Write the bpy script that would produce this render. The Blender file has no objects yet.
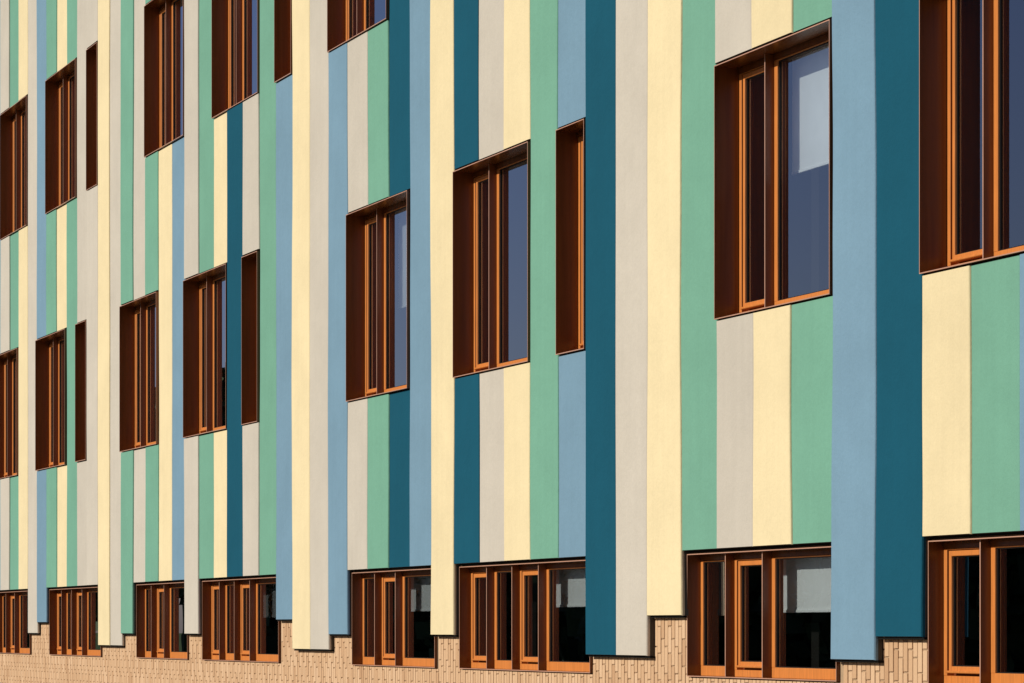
import bpy, math, random
from math import radians as R

C = bpy.context.scene.collection
EYE = 1.6          # camera height; all heights below are "above eye level" unless noted
P = 0.6            # width of one cladding stripe
K37 = 37           # stripe whose left edge is world x = 0

# ------------------------------------------------------------------ helpers
def S(k): return (k - K37) * P          # left edge of stripe k

class MB:
    def __init__(self): self.v = []; self.f = []; self.t = []
    def box(self, x0, x1, y0, y1, z0, z1, tone=None):
        n = len(self.v)
        self.v += [(x0,y0,z0),(x1,y0,z0),(x1,y1,z0),(x0,y1,z0),(x0,y0,z1),(x1,y0,z1),(x1,y1,z1),(x0,y1,z1)]
        q = [(0,3,2,1),(4,5,6,7),(0,1,5,4),(1,2,6,5),(2,3,7,6),(3,0,4,7)]
        self.f += [tuple(n+i for i in a) for a in q]
        if tone is not None: self.t += [tone]*6
    def cbox(self, x0, x1, y0, y1, z0, z1, c=0.003, tone=None):
        """box whose front (low y) edges are chamfered by c"""
        n = len(self.v)
        self.v += [(x0,y1,z0),(x1,y1,z0),(x1,y1,z1),(x0,y1,z1),
                   (x0,y0+c,z0),(x1,y0+c,z0),(x1,y0+c,z1),(x0,y0+c,z1),
                   (x0+c,y0,z0+c),(x1-c,y0,z0+c),(x1-c,y0,z1-c),(x0+c,y0,z1-c)]
        q = [(0,3,2,1)]
        for a in range(4):
            b = (a+1) % 4
            q += [(a,b,4+b,4+a),(4+a,4+b,8+b,8+a)]
        q += [(8,9,10,11)]
        self.f += [tuple(n+i for i in a) for a in q]
        if tone is not None: self.t += [tone]*len(q)
    def quad(self, a, b, c, d, tone=None):
        n = len(self.v); self.v += [a,b,c,d]; self.f.append((n,n+1,n+2,n+3))
        if tone is not None: self.t.append(tone)
    def build(self, name, mat, parent=None, loc=(0,0,0)):
        me = bpy.data.meshes.new(name)
        me.from_pydata([(x-loc[0], y-loc[1], z-loc[2]) for x,y,z in self.v], [], self.f)
        if self.t:
            at = me.attributes.new('tone', 'FLOAT', 'FACE')
            at.data.foreach_set('value', self.t)
        for m in (mat if isinstance(mat, (list, tuple)) else [mat]): me.materials.append(m)
        me.validate(); me.update()
        o = bpy.data.objects.new(name, me); C.objects.link(o); o.location = loc
        if parent: o.parent = parent
        return o

def empty(name, loc=(0,0,0)):
    o = bpy.data.objects.new(name, None); C.objects.link(o); o.location = loc; return o
def tag(o, label=None, cat=None, group=None, kind=None):
    if label: o['label'] = label
    if cat: o['category'] = cat
    if group: o['group'] = group
    if kind: o['kind'] = kind
    return o

# ------------------------------------------------------------------ materials
def newmat(name):
    m = bpy.data.materials.new(name); m.use_nodes = True
    nt = m.node_tree; nt.nodes.clear()
    out = nt.nodes.new('ShaderNodeOutputMaterial')
    return m, nt, out
def N(nt, t, **kw):
    n = nt.nodes.new(t)
    for k, v in kw.items():
        if k.startswith('i_'): n.inputs[k[2:].replace('_',' ')].default_value = v
        else: setattr(n, k, v)
    return n
def pbsdf(nt, out, rough=0.8, spec=0.3, metal=0.0):
    b = nt.nodes.new('ShaderNodeBsdfPrincipled')
    b.inputs['Roughness'].default_value = rough
    b.inputs['Specular IOR Level'].default_value = spec
    b.inputs['Metallic'].default_value = metal
    nt.links.new(b.outputs[0], out.inputs[0]); return b
def coords(nt, scale=(1,1,1)):
    g = nt.nodes.new('ShaderNodeNewGeometry')
    mp = nt.nodes.new('ShaderNodeMapping'); mp.inputs['Scale'].default_value = scale
    nt.links.new(g.outputs['Position'], mp.inputs['Vector']); return mp.outputs[0]
def noise(nt, vec, scale, detail=4, rough=0.6):
    n = nt.nodes.new('ShaderNodeTexNoise'); n.inputs['Scale'].default_value = scale
    n.inputs['Detail'].default_value = detail; n.inputs['Roughness'].default_value = rough
    nt.links.new(vec, n.inputs['Vector']); return n.outputs['Fac']
def rng(nt, fac, a, b, lo, hi):
    m = nt.nodes.new('ShaderNodeMapRange')
    m.inputs['From Min'].default_value = a; m.inputs['From Max'].default_value = b
    m.inputs['To Min'].default_value = lo; m.inputs['To Max'].default_value = hi
    nt.links.new(fac, m.inputs['Value']); return m.outputs[0]
def mul(nt, a, b):
    m = nt.nodes.new('ShaderNodeMath'); m.operation = 'MULTIPLY'
    nt.links.new(a, m.inputs[0]); nt.links.new(b, m.inputs[1]); return m.outputs[0]
def tint(nt, col, fac):
    v = nt.nodes.new('ShaderNodeVectorMath'); v.operation = 'SCALE'
    if isinstance(col, tuple): v.inputs[0].default_value = col[:3]
    else: nt.links.new(col, v.inputs[0])
    nt.links.new(fac, v.inputs['Scale']); return v.outputs[0]
def bump(nt, h, b, strength, dist):
    n = nt.nodes.new('ShaderNodeBump'); n.inputs['Strength'].default_value = strength
    n.inputs['Distance'].default_value = dist
    nt.links.new(h, n.inputs['Height']); nt.links.new(n.outputs[0], b.inputs['Normal'])

def render_mat(name, col):
    """painted render board: fine grain, faint rain streaks, blotches"""
    m, nt, out = newmat(name); b = pbsdf(nt, out, 0.85, 0.18)
    v = coords(nt)
    blot = rng(nt, noise(nt, v, 1.3, 5), 0.3, 0.7, 0.94, 1.045)
    streak = rng(nt, noise(nt, coords(nt, (9,9,0.5)), 1.5, 4), 0.3, 0.7, 0.975, 1.02)
    speck = rng(nt, noise(nt, v, 60, 3, 0.7), 0.25, 0.75, 0.955, 1.045)
    oi = nt.nodes.new('ShaderNodeObjectInfo')
    per = rng(nt, oi.outputs['Random'], 0, 1, 0.965, 1.03)
    f = mul(nt, mul(nt, blot, streak), mul(nt, speck, per))
    nt.links.new(tint(nt, col, f), b.inputs['Base Color'])
    # shallow trowel undulation plus grain
    add = nt.nodes.new('ShaderNodeMath'); add.operation = 'MULTIPLY_ADD'
    nt.links.new(noise(nt, v, 2.6, 4), add.inputs[0]); add.inputs[1].default_value = 10.0
    nt.links.new(noise(nt, v, 90, 3), add.inputs[2])
    bump(nt, add.outputs[0], b, 0.35, 0.004)
    return m

COL = {
 'g': ('warm_greige_render',  (0.566, 0.516, 0.440)),
 'G': ('sage_green_render',   (0.170, 0.378, 0.278)),
 'y': ('cream_yellow_render', (0.790, 0.660, 0.405)),
 'b': ('light_blue_render',   (0.180, 0.305, 0.410)),
 't': ('deep_teal_render',    (0.005, 0.084, 0.136)),
}
CNAME = {'g':'greige', 'G':'sage green', 'y':'cream yellow', 'b':'light blue', 't':'dark teal'}
MP = {k: render_mat(n, c) for k, (n, c) in COL.items()}

# anodised copper-brown sheet
def sheet_mat():
    m, nt, out = newmat('copper_brown_sheet'); b = pbsdf(nt, out, 0.27, 0.5, 0.0)
    v = coords(nt, (14,14,0.6))
    f = rng(nt, noise(nt, v, 1.5, 4), 0.3, 0.7, 0.8, 1.2)
    nt.links.new(tint(nt, (0.165, 0.045, 0.006), f), b.inputs['Base Color'])
    return m
def wood_mat():
    m, nt, out = newmat('orange_stained_wood'); b = pbsdf(nt, out, 0.5, 0.4)
    v = coords(nt, (60,60,3))
    f = rng(nt, noise(nt, v, 1.2, 5), 0.3, 0.7, 0.82, 1.16)
    nt.links.new(tint(nt, (0.62, 0.205, 0.042), f), b.inputs['Base Color'])
    bump(nt, noise(nt, v, 2, 3), b, 0.2, 0.001)
    return m
def plain(name, col, rough=0.8, spec=0.2, sc=3, amp=0.12):
    m, nt, out = newmat(name); b = pbsdf(nt, out, rough, spec)
    f = rng(nt, noise(nt, coords(nt), sc, 5), 0.3, 0.7, 1-amp, 1+amp)
    nt.links.new(tint(nt, col, f), b.inputs['Base Color']); return m
def glass_mat():
    m, nt, out = newmat('window_glass')
    tr = N(nt, 'ShaderNodeBsdfTransparent'); tr.inputs[0].default_value = (0.83,0.88,0.90,1)
    gl = N(nt, 'ShaderNodeBsdfGlossy'); gl.inputs['Roughness'].default_value = 0.0
    gl.inputs['Color'].default_value = (0.86,0.90,1.0,1)
    fr = N(nt, 'ShaderNodeFresnel'); fr.inputs['IOR'].default_value = 1.62
    fm = nt.nodes.new('ShaderNodeMath'); fm.operation = 'MULTIPLY'; fm.use_clamp = True
    fm.inputs[1].default_value = 4.0
    nt.links.new(fr.outputs[0], fm.inputs[0])
    bp = nt.nodes.new('ShaderNodeBump'); bp.inputs['Strength'].default_value = 0.06; bp.inputs['Distance'].default_value = 0.004
    nt.links.new(noise(nt, coords(nt), 1.4, 2), bp.inputs['Height'])
    nt.links.new(bp.outputs[0], gl.inputs['Normal'])
    mx = nt.nodes.new('ShaderNodeMixShader')
    nt.links.new(fm.outputs[0], mx.inputs[0]); nt.links.new(tr.outputs[0], mx.inputs[1]); nt.links.new(gl.outputs[0], mx.inputs[2])
    nt.links.new(mx.outputs[0], out.inputs[0]); return m
def brick_mat():
    m, nt, out = newmat('sand_brick'); b = pbsdf(nt, out, 0.9, 0.15)
    a = N(nt, 'ShaderNodeAttribute', attribute_name='tone')
    cr = nt.nodes.new('ShaderNodeValToRGB'); e = cr.color_ramp.elements
    e[0].position = 0; e[0].color = (0.53,0.32,0.18,1)
    e[1].position = 1; e[1].color = (0.72,0.49,0.31,1)
    k = cr.color_ramp.elements.new(0.5); k.color = (0.645,0.42,0.25,1)
    nt.links.new(a.outputs['Fac'], cr.inputs[0])
    f = rng(nt, noise(nt, coords(nt), 45, 5, 0.7), 0.3, 0.7, 0.92, 1.06)
    nt.links.new(tint(nt, cr.outputs[0], f), b.inputs['Base Color'])
    bump(nt, noise(nt, coords(nt), 160, 3), b, 0.5, 0.002); return m
def leaf_mat():
    m, nt, out = newmat('dark_foliage'); b = pbsdf(nt, out, 0.7, 0.2)
    a = N(nt, 'ShaderNodeAttribute', attribute_name='tone')
    nt.links.new(tint(nt, (0.035,0.055,0.018), a.outputs['Fac']), b.inputs['Base Color']); return m

SHEET = sheet_mat(); EDGE = plain('sunlit_sheet_edge', (0.52,0.28,0.19), 0.4, 0.5); WOOD = wood_mat(); GLASS = glass_mat(); BRICK = brick_mat()
MORTAR = plain('mortar', (0.42,0.29,0.18), 0.95, 0.1, 30)
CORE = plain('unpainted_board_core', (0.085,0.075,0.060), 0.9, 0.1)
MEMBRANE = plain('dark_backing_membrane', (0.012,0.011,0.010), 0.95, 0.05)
GASKET = plain('black_gasket', (0.015,0.010,0.008), 0.6, 0.2)
GROOVE = plain('dark_red_groove', (0.16,0.035,0.010), 0.7, 0.2)
INTERIOR = plain('dark_room_paint', (0.020,0.018,0.016), 0.9, 0.05)
BLIND = plain('white_roller_blind', (0.84,0.86,0.86), 0.9, 0.1, 8, 0.03)
PAVE = plain('paving', (0.13,0.12,0.10), 0.9, 0.1, 6)
GRASS = plain('grass', (0.06,0.085,0.03), 0.95, 0.05, 2, 0.3)
TRIM = plain('roof_coping', (0.25,0.24,0.23), 0.6, 0.3)
BARK = plain('bark', (0.05,0.035,0.025), 0.9, 0.1)

# ------------------------------------------------------------------ layout
KMIN, KMAX = -10, 54
seq = {0:'g',1:'G',2:'y',3:'g',4:'b',5:'G',6:'y',7:'G',8:'g',9:'g',10:'y',11:'g',12:'G',13:'g',14:'G',15:'y',16:'b',
 17:'g',18:'G',19:'y',20:'t',21:'g',22:'G',23:'b',24:'y',25:'g',26:'b',27:'g',28:'G',29:'t',30:'b',31:'y',32:'t',33:'g',
 34:'y',35:'G',36:'b',37:'t',38:'g',39:'y',40:'G',41:'g',42:'y',43:'G',44:'b',45:'t',46:'y',47:'G',48:'b',49:'g',50:'y',
 51:'G',52:'g',53:'t',54:'b',-1:'b',-2:'y',-3:'g',-4:'G',-5:'g',-6:'y',-7:'b',-8:'G',-9:'g',-10:'y'}
L1, L2, L3, LG = -0.045, 0.108, -0.198, 0.588
bottoms = {3:L1,4:L2,10:L3,11:L3,12:L1,17:L1,23:L2,24:L3,25:L3,26:L1,31:L1,37:L3,38:L3,39:L2,44:L3,45:L1,
           51:L3,52:L3,53:L1,54:L2,-2:L1,-3:L3,-4:L3,-10:L1}
ROW1 = (2.252, 4.092); ROW2 = (5.800, 7.655); TOP = 9.9
wins1 = [(-9,3),(-5,1),(-1,3),(4,3),(8,1),(12,3),(17,3),(21,1),(27,3),(32,3),(36,1),(41,3),(46,3),(50,1)]
wins2 = [(-8,3),(-4,1),(0,3),(5,3),(9,1),(14,3),(19,3),(23,1),(26,3)]
winsG = [(-9,5),(-1,4),(5,5),(13,4),(18,5),(27,4),(32,5),(40,4),(46,5)]
GZ = (-0.352, 0.572)
prot = {37:.004,38:.004,39:.004,40:-.004,41:.002,42:.003,43:-.006,44:.003,45:-.002,46:-.002,47:-.010,48:-.004,
        36:.002,35:.006,34:.009,33:.004,32:.010,31:.014,30:.004,29:-.006,28:.004,27:.006,26:.010,25:.010,24:.012}
rp = random.Random(5)
for k in range(KMIN, KMAX+1): prot.setdefault(k, rp.uniform(-.014, .004))
for k in range(23, 37): prot[k] -= .010
prot = {k: v*1.35 for k, v in prot.items()}

# ------------------------------------------------------------------ building
bld = empty('building', (S(20), 0.3, 0))
tag(bld, 'long building clad in vertical multicoloured stripes over sand brick, with copper-brown framed windows', 'building')
BL = tuple(bld.location)
def attach(o):
    o.parent = bld; o.matrix_parent_inverse.identity()
    o.location = (o.location[0]-BL[0], o.location[1]-BL[1], o.location[2]-BL[2]); return o

# edge wobble shared by neighbours
edge_rand = {}
def wob(k, z):
    if k not in edge_rand:
        r = random.Random(1000+k)
        edge_rand[k] = [(r.uniform(.005,.0105), r.uniform(.6,1.5), r.uniform(0,6.28)) for _ in range(2)] + \
                       [(r.uniform(.0015,.004), r.uniform(2.5,5), r.uniform(0,6.28))]
    return (-.030 if k == 48 else 0) + sum(a*math.sin(f*z+p) for a, f, p in edge_rand[k])

side = {}
def panel(k, z0, z1):
    """one cladding board, z above eye"""
    far = k < -1 or k > 48              # beyond the picture's edges: gathered per colour
    g = .002; c = .004
    n = max(2, int((z1-z0)/.25))
    yf = -prot[k]; yb = .056
    mb = side.setdefault(seq[k], MB()) if far else MB(); B = len(mb.v)
    for i in range(n+1):
        z = z0 + (z1-z0)*i/n
        a = S(k) + wob(k, z) + g; b = S(k+1) + wob(k+1, z) - g
        for row, z_, cu in ((ROW1, z, cut1), (ROW2, z, cut2)):   # keep clear of the window casings
            if row[0]-.05 < z_ < row[1]+.05:
                if k+1 in cu and k not in cu: b = min(b, S(k+1)+.001)
                if k-1 in cu and k not in cu: a = max(a, S(k)-.001)
        dz = c if i == 0 else (-c if i == n else 0)
        Z = z + EYE
        ye = yf+.030
        mb.v += [(a,yb,Z),(a,ye,Z),(a,yf+.007,Z),(a+.004,yf,Z+dz),(b-.011,yf,Z+dz),(b-.0035,yf+.0045,Z+dz*.5),(b,yf+.014,Z),(b,ye,Z),(b,yb,Z)]
    for i in range(n):
        for j in range(8):
            p = B+i*9+j; mb.f.append((p, p+1, p+10, p+9))
        mb.f.append((B+i*9+8, B+i*9, B+i*9+9, B+i*9+17))
    mb.f.append(tuple(B+j for j in range(8,-1,-1))); mb.f.append(tuple(B+n*9+j for j in range(9)))
    if far: return
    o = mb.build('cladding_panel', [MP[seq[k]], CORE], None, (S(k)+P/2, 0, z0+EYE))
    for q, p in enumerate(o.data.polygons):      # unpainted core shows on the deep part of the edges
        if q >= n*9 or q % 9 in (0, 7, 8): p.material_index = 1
    o['label'] = CNAME[seq[k]] + ' rendered vertical cladding panel'
    attach(o)
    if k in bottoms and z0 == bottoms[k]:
        q = MB(); q.box(S(k)+.002, S(k+1)-.002, .022, .063, z0+EYE-.016, z0+EYE-.001)  # black strip added to deepen the shadow line under the panel
        v = q.build('shadow_strip', MEMBRANE, None, (S(k)+P/2, 0, z0+EYE)); v.location = (0,0,0); v.parent = o

cut1 = {}; cut2 = {}
for s, w in wins1:
    for j in range(w): cut1[s+j] = 1
for s, w in wins2:
    for j in range(w): cut2[s+j] = 1
GAP = .014
for k in range(KMIN, KMAX+1):
    zb = bottoms.get(k, LG); segs = []
    if k in cut1:
        segs.append((zb, ROW1[0]-.011)); zb = ROW1[1]+GAP
    if k in cut2:
        segs.append((zb, ROW2[0]-.011)); zb = ROW2[1]+GAP
    segs.append((zb, TOP))
    for a, b in segs: panel(k, a, b)

allm = MB(); mats = []; midx = []
for c, m_ in side.items():
    n = len(allm.v); allm.v += m_.v; allm.f += [tuple(n+i for i in f) for f in m_.f]
    mats.append(MP[c]); midx += [len(mats)-1]*len(m_.f)
o = allm.build('cladding_panel_row', mats); attach(o); o['kind'] = 'stuff'
for p_, i_ in zip(o.data.polygons, midx): p_.material_index = i_

# wall with holes, as a grid of boxes
def wall(x0, x1, y0, y1, z0, z1, holes, mb):
    zs = sorted({z0, z1, *[h[2] for h in holes if z0<h[2]<z1], *[h[3] for h in holes if z0<h[3]<z1]})
    for a, b in zip(zs, zs[1:]):
        zm = (a+b)/2
        hs = sorted((h[0],h[1]) for h in holes if h[2] < zm < h[3])
        x = x0
        for h0, h1 in hs:
            if h0 > x: mb.box(x, h0, y0, y1, a, b)
            x = h1
        if x < x1: mb.box(x, x1, y0, y1, a, b)

XL, XR = S(KMIN)+.002, S(KMAX+1)-.002
hol = []
for s, w in wins1: hol.append((S(s)+.010, S(s+w)-.010, EYE+ROW1[0]-.0055, EYE+ROW1[1]-.004))
for s, w in wins2: hol.append((S(s)+.010, S(s+w)-.010, EYE+ROW2[0]-.0055, EYE+ROW2[1]-.004))
mb = MB(); wall(XL, XR, .060, .30, EYE+LG+.02, EYE+TOP+.02, hol, mb)
for s, w in winsG: mb.box(S(s)+.001, S(s+w)-.001, .056, .0745, EYE+GZ[1]+.002, EYE+LG+.0195)
attach(mb.build('backing_wall', MEMBRANE))
holG = [(S(s)+.005, S(s+w)-.022, EYE+GZ[0], EYE+GZ[1]) for s, w in winsG]
mb = MB(); wall(XL, XR, .0755, .30, 0, EYE+LG+.018, holG, mb)
bw = attach(mb.build('brick_wall', MORTAR))

# real bricks: standing stretchers, three-column stagger
rb = random.Random(11)
mb = MB(); cw, ch = .0625, .204; jt = .008; jh = .011
ncol = int((XR-XL)/cw)
for i in range(ncol):
    x0 = XL + i*cw; x1 = x0 + cw - jt
    off = (0, .53, .25)[i % 3] * ch
    z = -ch + off
    while z < EYE+LG-.002:
        a, b = max(z + rb.uniform(-.002,.002), .002), min(z+ch-jh, EYE+LG+.01)
        z += ch
        if b - a < .01: continue
        pieces = [(a, b)]
        for h in holG:
            h = (h[0], h[1], h[2], EYE+LG+.03)
            if x1 > h[0]-.004 and x0 < h[1]+.004:
                new = []
                for p0, p1 in pieces:
                    if p1 <= h[2]-.004 or p0 >= h[3]+.004: new.append((p0,p1)); continue
                    if p0 < h[2]-.004: new.append((p0, h[2]-.004))
                    if p1 > h[3]+.004: new.append((h[3]+.004, p1))
                pieces = new
        jit = rb.uniform(-.0018,.0018); t = min(1, max(0, rb.gauss(.5,.23)))
        for p0, p1 in pieces:
            if p1-p0 > .012:
                mb.cbox(x0+rb.uniform(0,.001), x1-rb.uniform(0,.001), .066+jit, .080, p0, p1, .002, t)
attach(mb.build('brick_facing', BRICK))

# interior: dark rooms behind the glass
mb = MB()
BX0, BX1 = XL+.01, XR-.01
YB = 5.0
mb.box(BX0, BX1, YB, YB+.2, 0, EYE+TOP)                       # rear wall
mb.box(BX0, BX0+.2, .302, YB-.002, 0, EYE+TOP); mb.box(BX1-.2, BX1, .302, YB-.002, 0, EYE+TOP)
for zf in (.05, EYE+.95, EYE+4.6, EYE+8.2):
    mb.box(BX0+.202, BX1-.202, .302, YB-.002, zf, zf+.25)
for k in range(KMIN+6, KMAX, 9):                               # cross walls between rooms
    x = S(k)+.3
    for z0, z1 in ((.302, EYE+.948),(EYE+1.202, EYE+4.598),(EYE+4.852, EYE+8.198)):
        mb.box(x, x+.12, .62, YB-.004, z0, z1)
attach(mb.build('room', INTERIOR))
mb = MB(); mb.box(XL-.05, XR+.05, -.06, YB+.3, EYE+TOP+.022, EYE+TOP+.12)
attach(mb.build('roof', TRIM))

# ------------------------------------------------------------------ windows
def window(k, w, z0, z1, yc, yf, bays, blind=None, ground=False):
    """bays: list of (type, start, end) in metres from the window's left edge"""
    z0 += EYE; z1 += EYE
    s0, s1 = S(k)+ (.005 if not ground else .006), S(k+w)- (.006 if not ground else .028)
    z0 += .006 if ground else -.004; z1 -= .008 if ground else .004
    th = .007; yb = yf+.10
    cas = MB()
    cas.box(s0, s0+th, yc, yb, z0, z1); cas.box(s1-th, s1, yc, yb, z0, z1)
    cas.box(s0+th, s1-th, yc, yb, z1-th, z1)
    # sill sheet, folded down at the front
    cas.box(s0+th, s1-th, yc, yb, z0, z0+th)
    base = (S(k)+P*w/2, yf, z0)
    def mk(m, name, mat, par):
        o = m.build(name, mat, None, base); o.location = (0,0,0); o.parent = par; return o
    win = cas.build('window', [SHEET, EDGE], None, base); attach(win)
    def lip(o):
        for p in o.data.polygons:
            if p.normal.y < -.9: p.material_index = 1  # sunlit look of the front faces is put into a lighter colour
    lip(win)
    a0, a1 = s0+th, s1-th; b0, b1 = z0+th, z1-th
    head = .052
    frame = MB()
    W0 = S(k)
    edges = [a0] + [W0+b for _,b,_ in bays[1:]] + [a1]
    # frame head + bottom rail
    frame.cbox(a0, a1, yf+.001, yf+.07, b1-head, b1-.044, .002)
    hc = MB(); hc.box(a0, a1, yf-.004, yf+.07, b1-.0425, b1-.001); mk(hc, 'head_shade_strip', SHEET, win)  # dark sheet strip added so the frame head looks shaded
    for i, (typ, _, _) in enumerate(bays):
        e0, e1 = edges[i], edges[i+1]
        rail = .050 if typ == 'sash' else .074
        left_w = .042 if i == 0 else .050
        if typ == 'sash' and i: left_w = .036
        right_w = .044 if i == len(bays)-1 else .030
        c0 = e0 + (0.006 if i else 0); c1 = e1 - (0.006 if i < len(bays)-1 else 0)
        frame.cbox(c0, c1, yf+.001, yf+.07, b0, b0+rail, .002)
        frame.cbox(c0, c0+left_w, yf, yf+.068, b0+rail, b1-head, .002)
        frame.cbox(c1-right_w, c1, yf, yf+.068, b0+rail, b1-head, .002)
        g0, g1, h0, h1 = c0+left_w, c1-right_w, b0+rail, b1-head
        if i < len(bays)-1:                                   # projecting fin between bays
            fin = MB(); fin.box(e1-.006, e1+.005, yf-(.071 if not ground else .072), yf+.06, b0+.001, b1-.001)
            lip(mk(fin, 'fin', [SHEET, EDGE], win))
        if typ == 'sash':
            q0, q1, r0, r1 = g0+.026, g1-.014, h0+.016, h1-.006
            sw = .031; rt_, rb_ = .034, .044
            sa = MB()
            sa.cbox(q0, q0+sw, yf-.002, yf+.05, r0, r1, .003)
            sa.cbox(q1-sw, q1, yf-.002, yf+.05, r0, r1, .003)
            sa.cbox(q0+sw, q1-sw, yf-.0015, yf+.05, r1-rt_, r1, .003)
            sa.cbox(q0+sw, q1-sw, yf-.0015, yf+.05, r0, r0+rb_, .003)
            sa.cbox(q0-.006, q1+.006, yf-.020, yf-.003, r0+.001, r0+.017, .004)   # weather bar
            so = mk(sa, 'sash', WOOD, win)
            groove = MB()                                    # recessed dark rebate round the sash
            for bx in ((g0,q0+.02,h0,h1),(q1-.02,g1,h0,h1),(q0+.02,q1-.02,h0,r0+.02),(q0+.02,q1-.02,r1-.02,h1)):
                groove.box(bx[0], bx[1], yf+.052, yf+.066, bx[2], bx[3])
            mk(groove, 'rebate', GROOVE, win)
            gk = MB()
            for bx in ((q0+sw,q0+sw+.008,r0+rb_,r1-rt_),(q1-sw-.008,q1-sw,r0+rb_,r1-rt_),
                       (q0+sw+.008,q1-sw-.008,r0+rb_,r0+rb_+.007),(q0+sw+.008,q1-sw-.008,r1-rt_-.007,r1-rt_)):
                gk.box(bx[0], bx[1], yf+.014, yf+.045, bx[2], bx[3])
            mk(gk, 'glazing_bead', GASKET, win)
            pa = MB(); pa.quad((q0+sw,yf+.022,r0+rb_),(q1-sw,yf+.022,r0+rb_),(q1-sw,yf+.022,r1-rt_),(q0+sw,yf+.022,r1-rt_))
            mk(pa, 'pane', GLASS, win)
        elif typ == 'fixed':
            gk = MB(); t = .010
            for bx in ((g0,g0+t,h0,h1),(g1-t,g1,h0,h1),(g0+t,g1-t,h0,h0+.007),(g0+t,g1-t,h1-.007,h1)):
                gk.box(bx[0], bx[1], yf+.012, yf+.06, bx[2], bx[3])
            mk(gk, 'glazing_bead', GASKET, win)
            pa = MB(); pa.quad((g0,yf+.021,h0),(g1,yf+.021,h0),(g1,yf+.021,h1),(g0,yf+.021,h1))
            mk(pa, 'pane', GLASS, win)
    mk(frame, 'frame', WOOD, win)
    if blind:
        bl = MB(); y = yf+.168
        bx0 = W0 + blind[0]; bz = z0-.006+blind[1]
        bl.box(bx0, a1-.02, y, y+.004, bz, z1+.05)
        bl.cbox(bx0+.004, a1-.024, y-.008, y+.012, bz-.022, bz, .003)       # bottom bar
        mk(bl, 'roller_blind', BLIND, win)

def bays_for(w, ground):
    if ground:
        if w == 4: return [('fixed',0,.6),('sash',.585,1.2),('fixed',1.185,2.4)]
        return [('sash',0,.6),('fixed',.585,1.2),('sash',1.185,1.8),('fixed',1.785,3.0)]
    if w == 1: return [('sash',0,.6)]
    return [('sash',0,.6),('fixed',.575,1.8)]
# how far each blind is let down (height of its hem above the window's foot)
b1 = {27:.90, 41:1.02, 17:1.33}; b2 = {14:.75, 19:1.0, 26:.9}
bG = {32:.565, 27:.55, 40:.497, 18:.51, 13:.51, 5:.45, 46:.56, -1:.48}
for k, w in wins1: window(k, w, *ROW1, -.017, .18, bays_for(w, 0), (.53, b1[k]) if k in b1 else None)
for k, w in wins2: window(k, w, *ROW2, -.013, .18, bays_for(w, 0), (.53, b2[k]) if k in b2 else None)
for k, w in winsG: window(k, w, *GZ, .046, .155, bays_for(w, 1), (.6*w-1.52, bG[k]) if k in bG else None, True)

# ------------------------------------------------------------------ ground and the far side of the park
mb = MB(); mb.quad((-1500,-1500,-.004),(1500,-1500,-.004),(1500,1500,-.004),(-1500,1500,-.004))
tag(mb.build('ground', GRASS), kind='structure')
mb = MB(); mb.quad((-60,-14,0),(40,-14,0),(40,.07,0),(-60,.07,0))
tag(mb.build('pavement', PAVE), kind='structure')

rt = random.Random(3); mb = MB()
def clump(x, y, z, r, n, ls):
    for _ in range(n):
        u = rt.uniform(-1,1); t = rt.uniform(0,6.283); rr = r*rt.uniform(.55,1.05)
        q = math.sqrt(1-u*u)
        cx, cy, cz = x+rr*q*math.cos(t), y+rr*q*math.sin(t), z+rr*.85*u
        if cz < .1: continue
        a = rt.uniform(0,3.14); b = rt.uniform(-.8,.8); s = ls*rt.uniform(.6,1.3)
        dx, dy = math.cos(a)*s, math.sin(a)*s
        ex, ey, ez = -math.sin(a)*math.sin(b)*s, math.cos(a)*math.sin(b)*s, math.cos(b)*s
        mb.quad((cx-dx-ex,cy-dy-ey,cz-ez),(cx+dx-ex,cy+dy-ey,cz-ez),(cx+dx+ex,cy+dy+ey,cz+ez),(cx-dx+ex,cy-dy+ey,cz+ez), rt.uniform(.4,1.4))
x = -300
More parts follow.
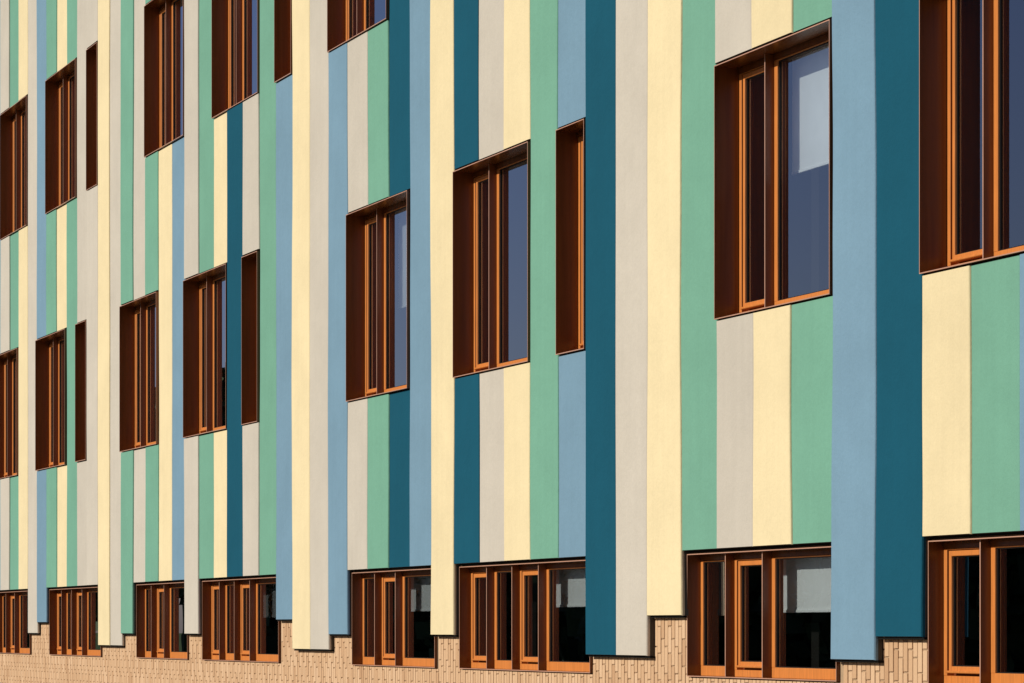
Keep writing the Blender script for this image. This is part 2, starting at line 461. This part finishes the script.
while x < -50:
    tall = x < -150
    H = rt.uniform(15,21) if tall else rt.uniform(7.0,8.5)
    y = -47 + rt.uniform(-5,5)
    if tall:
        mb.box(x-.25, x+.25, y-.25, y+.25, 0, H*.6, .6)
        for _ in range(9): clump(x+rt.uniform(-3,3), y+rt.uniform(-2,2), rt.uniform(.2,.88)*H, rt.uniform(1.8,3.2), 130, .55)
        x += rt.uniform(4.5,7)
    else:
        for q in range(9): clump(x+rt.uniform(-2,2), y+rt.uniform(-1.5,1.5), (.08+.085*q)*H, rt.uniform(1.5,2.1), 90, .5)
        x += rt.uniform(2.2,3.4)
o = mb.build('far_wood', leaf_mat())
tag(o, 'far dark belt of trees facing the building, seen mirrored in the window glass', 'trees', kind='stuff')

# ------------------------------------------------------------------ light
EL = 24.5; AZ = 2.0
sun = bpy.data.lights.new('sun', 'SUN'); sun.energy = 3.8; sun.angle = R(.5); sun.color = (1.0, .945, .82)
so = bpy.data.objects.new('sun', sun); C.objects.link(so)
so.rotation_euler = (R(90-EL), 0, R(-AZ)); so.location = (0,-30,20)
w = bpy.data.worlds.new('World'); bpy.context.scene.world = w; w.use_nodes = True
nt = w.node_tree; nt.nodes.clear()
sky = nt.nodes.new('ShaderNodeTexSky'); sky.sky_type = 'NISHITA'; sky.sun_disc = False
sky.ozone_density = 3.0; sky.dust_density = 0.6; sky.sun_elevation = R(EL); sky.sun_rotation = R(180+AZ)
bg = nt.nodes.new('ShaderNodeBackground'); bg.inputs[1].default_value = .04
ow = nt.nodes.new('ShaderNodeOutputWorld')
tn = nt.nodes.new('ShaderNodeVectorMath'); tn.operation = 'MULTIPLY'; tn.inputs[1].default_value = (1.12, 1.0, 1.20)
nt.links.new(sky.outputs[0], tn.inputs[0]); nt.links.new(tn.outputs[0], bg.inputs[0]); nt.links.new(bg.outputs[0], ow.inputs[0])

# ------------------------------------------------------------------ camera
F = 3000.0; VPX, HY = -680.0, 630.0
beta = math.atan2(512-VPX, F)
Z = 23.98; Xc = (586-512)/F*Z
cb, sb = math.cos(beta), math.sin(beta)
cam = bpy.data.cameras.new('camera'); co = bpy.data.objects.new('camera', cam); C.objects.link(co)
co.location = (Z*cb - Xc*sb, -Z*sb - Xc*cb, EYE)
co.rotation_euler = (R(90), 0, math.atan2(cb, sb))
cam.sensor_width = 36; cam.lens = F/1024*36
cam.shift_y = (HY-341.5)/1024
cam.clip_end = 5000
sc = bpy.context.scene; sc.camera = co
sc.view_settings.view_transform = 'Standard'; sc.view_settings.look = 'None'; sc.view_settings.exposure = 0
